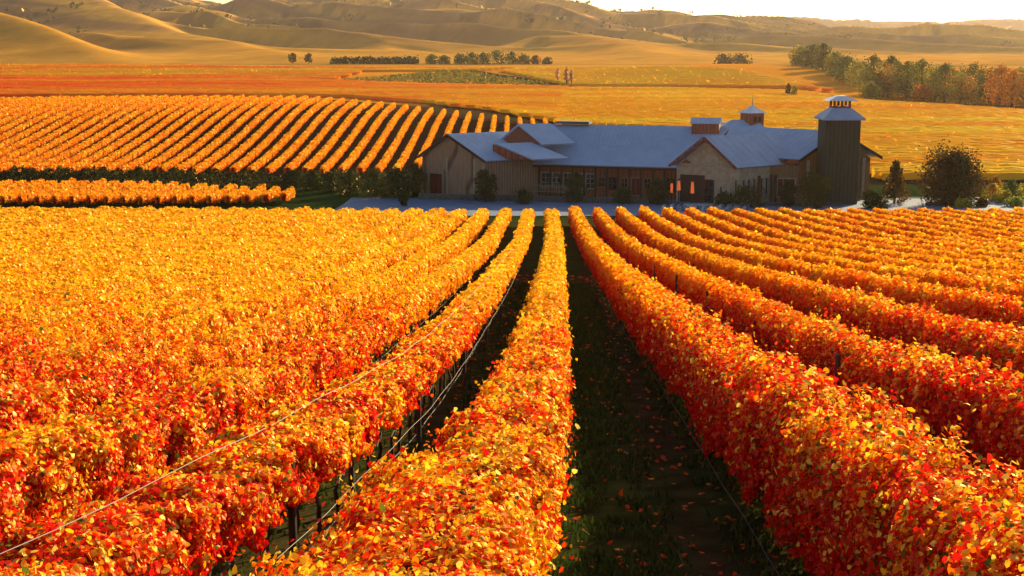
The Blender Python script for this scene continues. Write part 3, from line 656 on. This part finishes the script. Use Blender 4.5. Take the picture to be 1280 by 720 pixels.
# long low window band right of the entry
p0, p1 = P(926, 207, 208), P(1000, 201, 207.5); p0.z = p1.z = 0
fx2 = (p1-p0).normalized(); n2 = Vector((fx2.y, -fx2.x, 0))
mb = MB(); mb.slab([p0-UP*.4, p1-UP*.4, p1-UP*.4-n2*9, p0-UP*.4-n2*9], UP*(z_+.2)); mb.build('wall', M['brown'], B)
Lw = (p1-p0).length
for i, s in enumerate((.05, .13, .21, .29, .37, .45)):
    c = p0+fx2*Lw*s+UP*2.9; window(c, fx2, .5, 2.9, 1, 1, 'cream')
for s in (.01, .52, .6): c = p0+fx2*Lw*s+n2*.3; mb = MB(); mb.box(Vector((c.x, c.y, 2.4)), fx2*.17, n2*.17, UP*2.4); mb.build('porch_post', M['timber'], B)
window(p0+fx2*Lw*.78+UP*2.7, fx2, 2.9, 3.0, 3, 1, 'palewood', glass='redpanel')
# right wing: gable facing us and a long roof slope running back to the left
ap = P(1050, 165, 211); e1 = P(1000, 198, 207); rdg = P(903, 158.8, 226); rdg.z = ap.z
e2 = P(1101, 199, 213.5); zz = (e1.z+e2.z)/2; e1.z = e2.z = zz
a_, b_, c_ = ap, rdg, e1
pl = [rdg, plane_pt(a_, b_, c_, 925, 177), plane_pt(a_, b_, c_, 968, 198.5), e1, ap]
r_ = roof_slab('roof', pl); 
vb = rdg-ap
d1 = vb*1.0
mb = MB()
nn3 = (b_-a_).cross(c_-a_).normalized(); nn3 = nn3 if nn3.z > 0 else -nn3
for i in range(18):   # seams
    f = (i+.5)/18; p = ap.lerp(rdg, f); dn = (e1-ap)
    lim = 1.0 if f < .16 else max(.1, 1.0-(f-.16)/.84*.95)
    q = p+dn*lim; side = dn.cross(nn3).normalized()*.035; mb.slab([p-side+nn3*.225, p+side+nn3*.225, q+side+nn3*.225, q-side+nn3*.225], nn3*.025)
mb.build('roof_seams', M['roof']).parent = r_
roof_slab('roof', [ap, rdg, rdg+(e2-ap), e2])
for s_, e_ in ((pl[1], pl[2]), (pl[2], pl[3])):
    mb = MB(); mb.slab([s_+nn3*.1, e_+nn3*.1, e_-UP*.55, s_-UP*.55], Vector((.05, -.18, 0))); mb.build('fascia', M['rust'], B)
gv = Vector((vb.x, vb.y, 0))*.8; off = vb.normalized()*.9
w1 = e1.lerp(e2, .05)+off; w2 = e1.lerp(e2, .93)+off; wa = ap+off-UP*.25; w1.z = w2.z = zz-.1
mb = MB(); mb.slab([down(w1, -.4), down(w2, -.4), w2, wa, w1], gv); o = mb.build('gable_wall', M['orangewood'], B); o['label'] = 'reddish brown timber gable wall beside the tower'
for e_ in (e1, e2):
    mb = MB(); n = vb.normalized(); q = (ap-e_).normalized(); mb.slab([e_-UP*.3-q*.3, ap-UP*.3, ap+UP*.22, e_+UP*.22-q*.3], -n*.08); mb.build('bargeboard', M['timber'], B)
mb = MB()
for s in (.12, .9):
    p = w1.lerp(w2, s)-off*.1; mb = MB(); mb.box(Vector((p.x, p.y, zz/2)), Vector((.25, .05, 0)), Vector((-.03, .12, 0)), UP*(zz/2-.1)); mb.build('corner_board', M['palewood'], B)
# tower
tl, tr = P(1031, 200, 203.5), P(1074, 200, 203.5); tw = (tr.x-tl.x)/2; tc_ = Vector(((tl.x+tr.x)/2, 203.5+tw, 0))
zt = P(1050, 150, 203.5).z
mb = MB(); mb.box(tc_+UP*zt/2, (tw, 0, 0), (0, tw, 0), UP*(zt/2+.3)); o = mb.build('tower', M['tower'], B, .05); o['label'] = 'tall olive brown boarded tower at the right end'
tower = o
mb = MB(); mb.box(tc_+UP*(zt+.12), (tw+.55, 0, 0), (0, tw+.55, 0), UP*.16)
ztop = P(1050, 138, 203.5).z; q = 1.5; b4 = [tc_+Vector((sx*(tw+.5), sy*(tw+.5), zt+.28)) for sx, sy in ((-1, -1), (1, -1), (1, 1), (-1, 1))]; t4 = [tc_+Vector((sx*q, sy*q, ztop+.3)) for sx, sy in ((-1, -1), (1, -1), (1, 1), (-1, 1))]
for i in range(4): j = (i+1) % 4; mb.poly([b4[i], b4[j], t4[j], t4[i]])
mb.poly(t4); mb.build('tower_roof', M['roof']).parent = tower
mb = MB()
for sx in (-1, 0, 1):
    for sy in (-1, 1): mb.box(tc_+Vector((sx*1.2, sy*1.2, ztop+.85)), (.17, 0, 0), (0, .17, 0), UP*.6)
mb.box(tc_+UP*(ztop+.45), (1.4, 0, 0), (0, 1.4, 0), UP*.14)
mb.build('lantern_posts', M['rust']).parent = tower
mb = MB(); zl = ztop+1.45; e4 = [tc_+Vector((sx*2.4, sy*2.2, zl)) for sx, sy in ((-1, -1), (1, -1), (1, 1), (-1, 1))]; u4 = [tc_+Vector((sx*.7, sy*.7, zl+.75)) for sx, sy in ((-1, -1), (1, -1), (1, 1), (-1, 1))]
mb.poly(e4)
for i in range(4): j = (i+1) % 4; mb.poly([e4[i], e4[j], u4[j], u4[i]])
mb.poly(u4); mb.build('lantern_roof', M['roofpale']).parent = tower

# cupola on the back wing
bw0, bw1 = P(872, 160, 236), P(968, 165, 236); zb_ = P(920, 149.5, 236).z
mb = MB(); mb.slab([Vector((bw0.x, 229, 6)), Vector((bw0.x, 240, 6)), Vector((bw0.x+5, 234.5, zb_))], Vector((0.01, 0, 0)))
mb = MB(); A0 = Vector((bw0.x+1, 230, zb_-3)); A1 = Vector((bw1.x, 230, zb_-3)); R0 = Vector((P(915, 150, 236).x, 236, zb_)); R1 = Vector((P(944, 150, 236).x, 236, zb_)); C0 = Vector((A0.x, 242, A0.z)); C1 = Vector((A1.x, 242, A0.z))
for q_ in ([A0, A1, R1, R0], [A1, C1, R1], [C1, C0, R0, R1], [C0, A0, R0], [A0, C0, C1, A1]): mb.poly(q_)
mb.build('roof', M['roof'], B)
mb = MB(); mb.slab([Vector((A0.x+.6, 230.6, 0)), Vector((A1.x-.6, 230.6, 0)), Vector((A1.x-.6, 241.4, 0)), Vector((A0.x+.6, 241.4, 0))], UP*(A0.z-.05)); mb.build('wall', M['brown'], B)
cc = Vector(P(940, 150, 236)); cw = (P(954, 150, 236).x-P(926, 150, 236).x)/2*.92; zc0, zc1 = zb_-1.6, P(940, 141, 236).z
ca, sa = math.cos(.5), math.sin(.5); ux, uy = Vector((ca, sa, 0))*cw*.8, Vector((-sa, ca, 0))*cw*.8; c0 = Vector((cc.x, 236, 0))
mb = MB(); mb.box(c0+UP*(zc0+zc1)/2, ux, uy, UP*(zc1-zc0)/2); cup = mb.build('cupola', M['rust'], B); cup['label'] = 'red cupola with pale pointed roof and spike'
mb = MB(); zap = P(940, 131, 236).z; b4 = [c0+ux*1.25*sx+uy*1.25*sy+UP*zc1 for sx, sy in ((-1, -1), (1, -1), (1, 1), (-1, 1))]; mb.poly(b4)
mid = [c0+ux*.55*sx+uy*.55*sy+UP*(zc1+(zap-zc1)*.5) for sx, sy in ((-1, -1), (1, -1), (1, 1), (-1, 1))]
for i in range(4): j = (i+1) % 4; mb.poly([b4[i], b4[j], mid[j], mid[i]]); mb.poly([mid[i], mid[j], c0+UP*zap])
mb.build('cupola_roof', M['roofpale']).parent = cup
MB().tube([c0+UP*(zap-.1), c0+UP*(zap+.8), c0+UP*(zap+1.7)], .12, 6, .03).build('finial', M['palewood']).parent = cup
for s in (-.35, .35):
    mb = MB(); mb.box(c0+ux*s-uy*1.02+UP*((zc0+zc1)/2+.3), ux*.22, uy*.03, UP*.5); mb.build('louvre', M['timber']).parent = cup
# low monitor on the main ridge
m0 = P(884, 160, 219); ca, sa = math.cos(-.25), math.sin(-.25); ux, uy = Vector((ca, sa, 0))*2.3, Vector((-sa, ca, 0))*1.7
zb0, zb1 = P(884, 168, 219).z, P(884, 154, 219).z; c0 = Vector((m0.x, 220, 0))
mb = MB(); mb.box(c0+UP*(zb0+zb1)/2, ux, uy, UP*(zb1-zb0)/2); mon = mb.build('roof_monitor', M['rust'], B)
mb = MB(); e = [c0+ux*1.15*sx+uy*1.3*sy for sx, sy in ((-1, -1), (1, -1), (1, 0), (-1, 0))]
for sy in (-1, 1):
    a, b = c0-ux*1.12+uy*1.3*sy+UP*(zb1-.05), c0+ux*1.12+uy*1.3*sy+UP*(zb1-.05); c, d = c0+ux*1.12+UP*(zb1+.75), c0-ux*1.12+UP*(zb1+.75); mb.slab([a, b, c, d], UP*.15)
mb.build('monitor_roof', M['roof']).parent = mon

# emissive posts with caps, added for red-orange glints left of the entry
gl = bpy.data.materials.new('glint_glow'); gl.use_nodes = True; b_ = gl.node_tree.nodes['Principled BSDF']; b_.inputs['Base Color'].default_value = (.8, .15, .03, 1); b_.inputs['Emission Color'].default_value = (1, .16, .03, 1); b_.inputs['Emission Strength'].default_value = .22
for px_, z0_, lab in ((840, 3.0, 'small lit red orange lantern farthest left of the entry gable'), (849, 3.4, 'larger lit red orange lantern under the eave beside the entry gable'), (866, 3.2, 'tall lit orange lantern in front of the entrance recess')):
    p = P(px_, 218, 203.8); rt = empty('glint', (p.x, p.y, 0), lab, 'glint', None)
    mb = MB(); c = Vector((p.x, p.y, z0_)); mb.tube([c+UP*(-1.0 if px_ == 866 else -.7), c, c+UP*(.9 if px_ == 866 else .75)], .3 if px_ != 840 else .22, 8, .2); mb.build('glint_body', gl, rt)
    mb = MB(); mb.tube([Vector((p.x, p.y+.1, -.1)), c-UP*.9], .09, 6); mb.build('lantern_post', M['timber'], rt); MB().tube([c+UP*.85, c+UP*1.15], .42, 8, .08).build('glint_cap', M['timber'], rt)
# low stone walls / terrace in front
def stone_wall(pts, h, wd, label, mat='stone'):
    q = [Vector((p[0], p[1], 0)) for p in pts]; mb = MB()
    for a, b in zip(q[:-1], q[1:]):
        t_ = (b-a).normalized(); s = Vector((-t_.y, t_.x, 0))*wd/2; mb.slab([a-s-UP*.3, b-s-UP*.3, b+s-UP*.3, a+s-UP*.3], UP*(h+.3))
    o = mb.build('garden_wall', M[mat], None, .04); return tag(o, label, 'wall')
stone_wall([(-15.5, 212.4), (8, 207.5), (25, 203.6)], 1.25, .5, 'dark stone garden wall along the front of the long hall')
stone_wall([(39, 200.6), (52, 200.6)], 1.1, .5, 'short dark stone wall in front of the right wing and tower')
stone_wall([(27.2, 200.4), (36, 200.4)], .9, .6, 'pale stone wall in front of the entry gable', 'palestone')

# ------------------------------------------------------------------ trees and shrubs
def tree(name, label, cat, loc, h, wd, cols, leaf=.35, n=900, cone=0.0, base=.12, group=None, seed=0, clumps=16, trunk=.06, spiky=0):
    r = np.random.default_rng(seed+500); loc = Vector(loc)
    root = empty(name, loc, label, cat, group)
    cz = RNG.uniform(0, 1, 0); pts = []; kk = []
    ccs = []
    for i in range(clumps):
        f = (i+.5)/clumps; zz = base + (1-base)*(.12+.82*f)
        wr = (1-f*.92)**.8 if cone > .5 else math.sqrt(max(.05, 1-(2*abs(f-.42))**2.2*.8))
        a = i*2.4+r.uniform(0, .8); rr = wd/2*wr*r.uniform(.35, .72)*(1 if i < clumps-1 else .1)
        ccs.append((math.cos(a)*rr, math.sin(a)*rr, zz*h - .06*h, wd*.24*(wr*.8+.3)*r.uniform(.75, 1.2)))
    m = n//clumps; V = []; N = []; K_ = []
    for j, (x, y, z, s) in enumerate(ccs):
        d = r.normal(size=(m, 3)); d /= np.linalg.norm(d, axis=1, keepdims=True); rad = s*np.cbrt(r.uniform(.25, 1, (m, 1)))*(1+.18*r.normal(size=(m, 1)))
        q = d*rad*np.array([1, 1, 1.0+spiky*r.uniform(.2, 1.2)]); V.append(q+np.array([x, y, z])); N.append(d+r.normal(size=(m, 3))*.6)
        c = np.array(cols[j % len(cols)])*r.uniform(.75, 1.3); K_.append(c[None]*r.uniform(.7, 1.3, (m, 1)))
    V = np.concatenate(V); V[:, 2] = np.maximum(V[:, 2], base*h*.5+.05); N = np.concatenate(N); K_ = np.concatenate(K_)
    v, f, c = leaves(V+np.array(loc), N, leaf*r.uniform(.6, 1.3, len(V)), np.clip(K_, 0, 1))
    link('crown', npmesh('crown', v, f, M['crown'], c), root)
    mb = MB(); th = trunk*h*.5; mb.tube([loc-UP*.2, loc+UP*h*.3+Vector((.02*h, 0, 0)), loc+UP*h*.8], th, 7, th*.25)
    for (x, y, z, s) in ccs[1:9]: mb.tube([loc+UP*max(.15*h, z*.55), loc+Vector((x*.6, y*.6, z*.85)), loc+Vector((x, y, z))], th*.4, 5, th*.12)
    mb.build('trunk', M['bark'], root); return root
def gpt(px, py, Y=None):
    if Y is None: return G(px, py)
    p = P(px, py, Y); return Vector((p.x, Y, float(T(p.x, Y))))
DG = [(.030, .045, .012), (.045, .06, .015), (.025, .035, .012)]; OL = [(.09, .075, .012), (.12, .09, .012), (.06, .055, .012)]; BR_ = [(.11, .05, .014), (.08, .04, .014), (.14, .06, .014)]
# in front of the winery
spec = [(607, 208, 1.9*3, 4.2, DG, 'dark green shrub tree in front of the left house gable'), (720, 206, 5.4, 3.6, OL[2:]+DG, 'narrow dark tree standing before the middle of the long hall'),
 (822, 203, 4.4, 4.0, DG+OL[2:], 'round dark shrub before the hall just left of the entry gable'), (932, 198, 3.2, 6.2, BR_[1:2]+DG+OL[2:], 'broad dark brown green bush right in front of the entry gable'),
 (905, 199, 2.2, 3.2, DG, 'low dark bush against the pale stone wall'), (1018, 196, 6.0, 5.6, OL, 'olive yellow tree standing left of the tower foot'), (778, 205, 2.6, 3.4, DG, 'small dark bush by the hall wall'),
 (985, 199, 4.6, 3.0, DG+BR_[:1], 'slim dark shrub before the right wing window'), (1088, 197, 2.9, 3.0, OL+DG, 'small olive bush at the right foot of the tower'), (1098, 195, 2.0, 3.6, DG, 'low dark bush spreading beside the drive below the tower'),
 (504, 201, 2.6, 1.8, DG, 'tiny dark shrub at the left end of the driveway'), (655, 204.5, 2.4, 3.0, DG, 'low dark bush before the porch balustrade')]
for i, (px, Y, h, wd, cols, lab) in enumerate(spec):
    tree('shrub' if h < 4.3 else 'small_tree', lab, 'shrub' if h < 4.3 else 'tree', gpt(px, 245, Y), h, wd, cols, .3, int(500+wd*h*55), 0, .06, None, i, 14)
tree('small_tree', 'slim conical brown tree just right of the winery', 'tree', gpt(1118, 245, 205), 7.6, 4.6, BR_+OL[2:], .32, 2200, .8, .03, None, 31, 18)
tree('small_tree', 'wide spiky dark brown tree at the right end of the driveway', 'tree', gpt(1190, 245, 203), 8.0, 9.4, BR_+DG[:1], .34, 14000, .45, .02, None, 32, 30, spiky=1.0)
# dark trees left of the winery
left = [(497, 214, 5.4, 5.2, 'dark rounded tree touching the left house wall'), (516, 219, 5.8, 5, 'dark tree behind the corner of the left house'), (470, 216, 4.6, 6, 'spreading dark tree at the head of the driveway'), (438, 218, 4.4, 5.6, 'dark rounded tree at the right end of the lawn'),
        (415, 224, 3.6, 5, 'low dark tree behind the lawn'), (392, 228, 3.4, 4.6, 'dark bush behind the lawn edge'), (368, 232, 3.2, 4.4, 'dark bush where the long hedge meets the lawn')]
for i, (px, Y, h, wd, lab) in enumerate(left): tree('small_tree', lab, 'tree', gpt(px, 245, Y), h, wd, DG, .34, 1500, 0, .02, None, 40+i, 16)
# hedge under the hillside block
n = 0
for px in range(-14, 352, 11):
    n += 1; f = max(0, min(1, (px-120)/230.)); Y = 246 - 15*f
    tree('hedge_bush', '%s bush from the left in the dark hedge between the two small vineyard blocks' % ordinal(n), 'bush', gpt(px, 220, Y), 2.3+.6*math.sin(px*.7)+.6*f, 3.0, DG+([OL[2]] if n % 3 == 0 else []), .36, 260, 0, .0, 'bushes of the dark hedge', 60+n, 7)
# bright shrubs on the far right lawn
YE = [(.55, .42, .03), (.40, .32, .03), (.18, .20, .03)]
for i, (px, Y, h, wd, cols, lab) in enumerate([(1240, 210, 3.0, 3.4, YE+[(.5, .12, .02)], 'yellow shrub lit by the sun beside the wide brown tree'), (1256, 207, 2.0, 3.0, YE, 'low yellow shrub between the bigger shrubs'), (1262, 214, 3.1, 3.2, [(.08, .13, .03), (.05, .1, .03)], 'blue green shrub on the right lawn'),
      (1282, 212, 2.9, 4.0, YE, 'yellow shrub cut by the right picture edge'), (1228, 199, 1.4, 2.2, BR_, 'low brown bush beneath the wide brown tree'), (1205, 197, 1.3, 3.0, YE, 'low yellow plant at the foot of the wide brown tree'), (1270, 200, 1.2, 3.4, [(.22, .25, .04)], 'light green low shrub near the vines at the right edge'), (1243, 221, 3.3, 2.6, [(.4, .1, .02), (.5, .22, .02)], 'orange red shrub behind the yellow shrub')]):
    tree('shrub', lab, 'shrub', gpt(px, 245, Y), h, wd, cols, .32, 700, 0, .0, None, 120+i, 10)
# pale flowering clumps along the drive
PF = [(.45, .52, .68), (.62, .66, .74), (.12, .15, .2)]
for i, px in enumerate(range(832, 942, 10)):
    tree('flower_clump', '%s pale flower clump from the left along the drive below the entry gable' % ordinal(i+1), 'flowers', gpt(px, 262, 192.5+.8*math.sin(i*2)), .75+.2*math.sin(i), 1.5, PF, .17, 260, 0, .0, 'pale flower clumps beside the drive', 140+i, 6, .03)

# tree belt on the right
GR = [(.10, .12, .025), (.14, .15, .03), (.07, .09, .02)]; OR = [(.55, .20, .02), (.42, .13, .02)]; GO = [(.38, .30, .04), (.28, .24, .04)]
belt = [(1000, 96, 12, 9, GO, 'pale gold tree'), (1014, 99, 14, 9, GR, 'green tree'), (1028, 101, 17, 8, GR, 'tall green tree'), (1043, 103, 13, 10, GO, 'gold green tree'), (1058, 106, 14, 11, GR, 'green tree'), (1073, 109, 14, 10, GO, 'yellow green tree'),
 (1090, 118, 19, 9, GR, 'pointed green tree'), (1087, 125, 8, 7, GO, 'small olive tree'), (1110, 122, 15, 13, OR+GO, 'orange tree'), (1112, 118, 19, 8, GR, 'dark pointed tree'), (1132, 124, 18, 12, GR, 'green tree'), (1150, 126, 20, 12, GR+GO, 'broad green tree'),
 (1154, 130, 9, 8, OR, 'small orange tree'), (1168, 128, 14, 10, GO, 'olive gold tree'), (1180, 128, 19, 13, GR, 'tall green tree'), (1200, 131, 15, 13, GO+OR, 'golden brown tree'), (1214, 128, 18, 14, GR, 'rounded green tree'), (1236, 128, 16, 14, GR, 'dark green tree'),
 (1249, 133, 20, 11, OR, 'tall orange tree'), (1264, 134, 18, 11, OR, 'orange tree'), (1281, 135, 18, 12, OR+GO, 'orange gold tree'), (1225, 122, 13, 12, GR, 'low green tree'), (1190, 122, 12, 12, GR, 'green tree behind'), (1135, 117, 13, 11, GO, 'golden tree behind'), (1300, 134, 17, 12, GR, 'green tree'), (1318, 136, 17, 13, OR, 'orange tree')]
for i, (px, py, h, wd) in enumerate([(1007, 97, 9, 9), (1021, 99, 10, 9), (1036, 101, 10, 9), (1051, 104, 11, 10), (1066, 107, 12, 10), (1080, 111, 12, 9), (1100, 117, 12, 9), (1121, 119, 15, 11), (1142, 121, 16, 11), (1163, 122, 14, 12), (1176, 123, 15, 12), (1208, 124, 13, 12), (1246, 126, 15, 12), (1272, 127, 16, 12), (1290, 128, 17, 12)]):
    belt.append((px, py, h, wd, (GR, GO, GR, GR+GO)[i % 4], ('dark green tree', 'golden tree', 'soft green tree', 'green and gold tree')[i % 4]+' set back'))
_o = sorted(range(len(belt)), key=lambda q: belt[q][0]); RK = {q: n_+1 for n_, q in enumerate(_o)}
for i, (px, py, h, wd, cols, lab) in enumerate(belt):
    p = gpt(px, py, 1600*24/(py-60.0)*.985) if py < 118 else G(px, py); Y = p.y; sc = Y/560.0
    un = 2.65 if py >= 115 else 2.1; h2 = h*un*Y/1600; w2 = wd*un*Y/1600*(1.45 if py >= 115 else 1.7)
    tree('belt_tree', '%s in the right tree belt, %s from its left end' % (lab, ordinal(RK[i])), 'tree', (p.x, p.y, p.z), h2, w2, cols, .72*sc, 1700, .35 if 'point' in lab else 0, .08, 'trees of the far right belt', 200+i, 18)
# dark trees at the foot of the hills, centre
for i, (px, h, wd, cols, lab) in enumerate([(498, 13, 15, GR, 'low'), (512, 11, 17, GR, 'flat'), (540, 18, 20, GR, 'rounded'), (556, 16, 18, GR, 'olive'), (575, 20, 20, GR, 'green'), (590, 23, 20, GR, 'bushy'), (604, 23, 22, GR+GO, 'tall'), (621, 30, 25, GR+GO, 'tallest'), (640, 26, 24, GR, 'broad'), (655, 18, 20, GR, 'smaller'), (670, 18, 14, OR+BR_, 'reddish'), (684, 13, 15, GR, 'short')]):
    tree('far_tree', '%s tree, %s from the left in the dark clump under the central hill' % (lab, ordinal(i+1)), 'tree', gpt(px, 84, 1290), h*.48, wd*.8, cols, 1.7, 520, 0, .05, 'trees of the central clump', 300+i, 9)
for i, px in enumerate(range(420, 520, 9)):
    tree('hedge_bush', '%s bush from the left in the far hedge at the hill foot' % ordinal(i+1), 'bush', gpt(px, 84, 1290), 6, 15, DG, 2.2, 160, 0, 0, 'bushes of the far hedge', 330+i, 6)
for i, (px, lab) in enumerate([(366, 'left'), (386, 'right')]):
    tree('far_tree', '%s one of two small brown trees alone at the foot of the left hill' % lab, 'tree', gpt(px, 84, 1290), 11, 9, BR_+GR, 1.8, 260, 0, .2, None, 350+i, 7)
# pale slender trees and a dark one in the middle distance
PK = [(.62, .36, .22), (.5, .2, .1), (.72, .5, .36)]
for i, (px, py, h, wd, lab) in enumerate([(697, 104, 10, 3.4, 'left of two slender pale pinkish trees where the dark track ends'), (708, 108.5, 13, 3.8, 'right of two slender pale pinkish trees where the dark track ends'), (714, 108, 11, 2.6, 'thin rust tree beside the slender pale trees'), (985, 122, 9, 3.5, 'small brown tree in the field above the cupola'), (992, 123, 8, 4, 'small golden tree in the field above the cupola')]):
    p = G(px, py); sc = p.y/700.
    tree('slender_tree', lab, 'tree', (p.x, p.y, p.z), h*sc*.9, wd*sc, PK if i < 3 else (BR_ if i == 3 else GO), .9, 260, .2, .25, None, 370+i, 9)
for i, (px, py) in enumerate([(905, 84), (925, 84)]):
    p = gpt(px, py, 1230); tree('far_tree', '%s dark tree at the back of the yellow swell' % ('left' if i == 0 else 'right'), 'tree', p, 8, 22, BR_+GR, 2.4, 400, 0, 0, None, 380+i, 9)
# brush on the hills: one mass
m = 2600; hx_ = RNG.uniform(-1500, 3000, m*3); hy_ = RNG.uniform(2000, 6200, m*3)
k_ = (fbm(hx_/160, hy_/260, 71, 3) > .12) & (np.abs(hx_)/hy_ < .5); hx_, hy_ = hx_[k_], hy_[k_]; hz_ = hill_z(hx_, hy_)
q = len(hx_); rep = 5; cen = np.repeat(np.stack([hx_, hy_, hz_+3], 1), rep, 0)+RNG.normal(size=(q*rep, 3))*np.array([6, 6, 2.2])
V, F, K_ = leaves(cen, RNG.normal(size=(q*rep, 3)), RNG.uniform(5, 10, q*rep), np.array([.085, .08, .035])*RNG.uniform(.6, 1.5, (q*rep, 1)))
tag(link('hillside_brush', npmesh('hillside_brush', V, F, M['crown'], K_)), 'dark brush and oak scrub scattered over the far hills', 'brush', None, 'stuff')

# ------------------------------------------------------------------ grass and fallen leaves between the near rows
m = 150000; Y = 7+RNG.uniform(0, 1, m)**1.6*80; X = rowX(Y)+RNG.uniform(-9, 12, m); u = np.mod((X-rowX(Y))/SP, 1); keep = (np.abs(u-.5) < .24+.22*RNG.uniform(0, 1, m)) & ((X > rowX(Y)-.3) | (RNG.uniform(0, 1, m) < .25)) & (fbm(X/1.2, Y/1.2, 91, 3) > -.25); X, Y = X[keep], Y[keep]; m = len(X)
cen = np.stack([X, Y, T(X, Y)+.03], 1); up = np.stack([RNG.normal(size=m)*.35, RNG.normal(size=m)*.35, np.ones(m)], 1); side = np.stack([RNG.normal(size=m), RNG.normal(size=m), np.zeros(m)], 1); side /= np.linalg.norm(side, axis=1, keepdims=True)
hh = (RNG.uniform(.05, .13, m)*(1+Y/60))[:, None]; wd = (.010+.0007*Y)[:, None]
V = np.stack([cen-side*wd, cen+side*wd, cen+side*wd*.2+up*hh, cen-side*wd*.2+up*hh], 1).reshape(-1, 3)
col = np.repeat(np.array([.038, .075, .014])*RNG.uniform(.5, 1.5, (m, 1)), 4, 0)
tag(link('alley_grass', npmesh('alley_grass', V, np.arange(m*4).reshape(m, 4), M['grass'], col)), 'short dark green grass growing in the alleys between the vine rows', 'grass', None, 'stuff')
m = 5000; Y = 7+RNG.uniform(0, 1, m)**1.5*90; X = rowX(Y)+RNG.uniform(-9, 13, m)
V, F, K_ = leaves(np.stack([X, Y, T(X, Y)+.05+RNG.uniform(0, .03, m)], 1), np.array([0, 0, 1.0])+RNG.normal(size=(m, 3))*.3, RNG.uniform(.05, .10, m)*(1+Y/80), palette(RNG.uniform(.35, 1.0, m))*.8, True)
tag(link('fallen_leaves', npmesh('fallen_leaves', V, F, M['leaf'], K_)), 'red and orange fallen vine leaves scattered on the alley floor', 'fallen leaves', None, 'stuff')

# ------------------------------------------------------------------ haze
USE_HAZE = True
if USE_HAZE:
    hm = bpy.data.materials.new('haze_air'); hm.use_nodes = True; t = hm.node_tree; t.nodes.clear(); out = t.nodes.new('ShaderNodeOutputMaterial')
    pv = t.nodes.new('ShaderNodeVolumePrincipled'); pv.inputs['Color'].default_value = (1.0, .80, .66, 1); pv.inputs['Density'].default_value = .00003; pv.inputs['Anisotropy'].default_value = .5
    t.links.new(pv.outputs[0], out.inputs['Volume'])
    mb = MB(); mb.box((0, 7000, 190), (7600, 0, 0), (0, 7300, 0), (0, 0, 260)); o = mb.build('haze', hm); tag(o, 'warm thin haze filling the valley', 'haze', None, 'stuff')
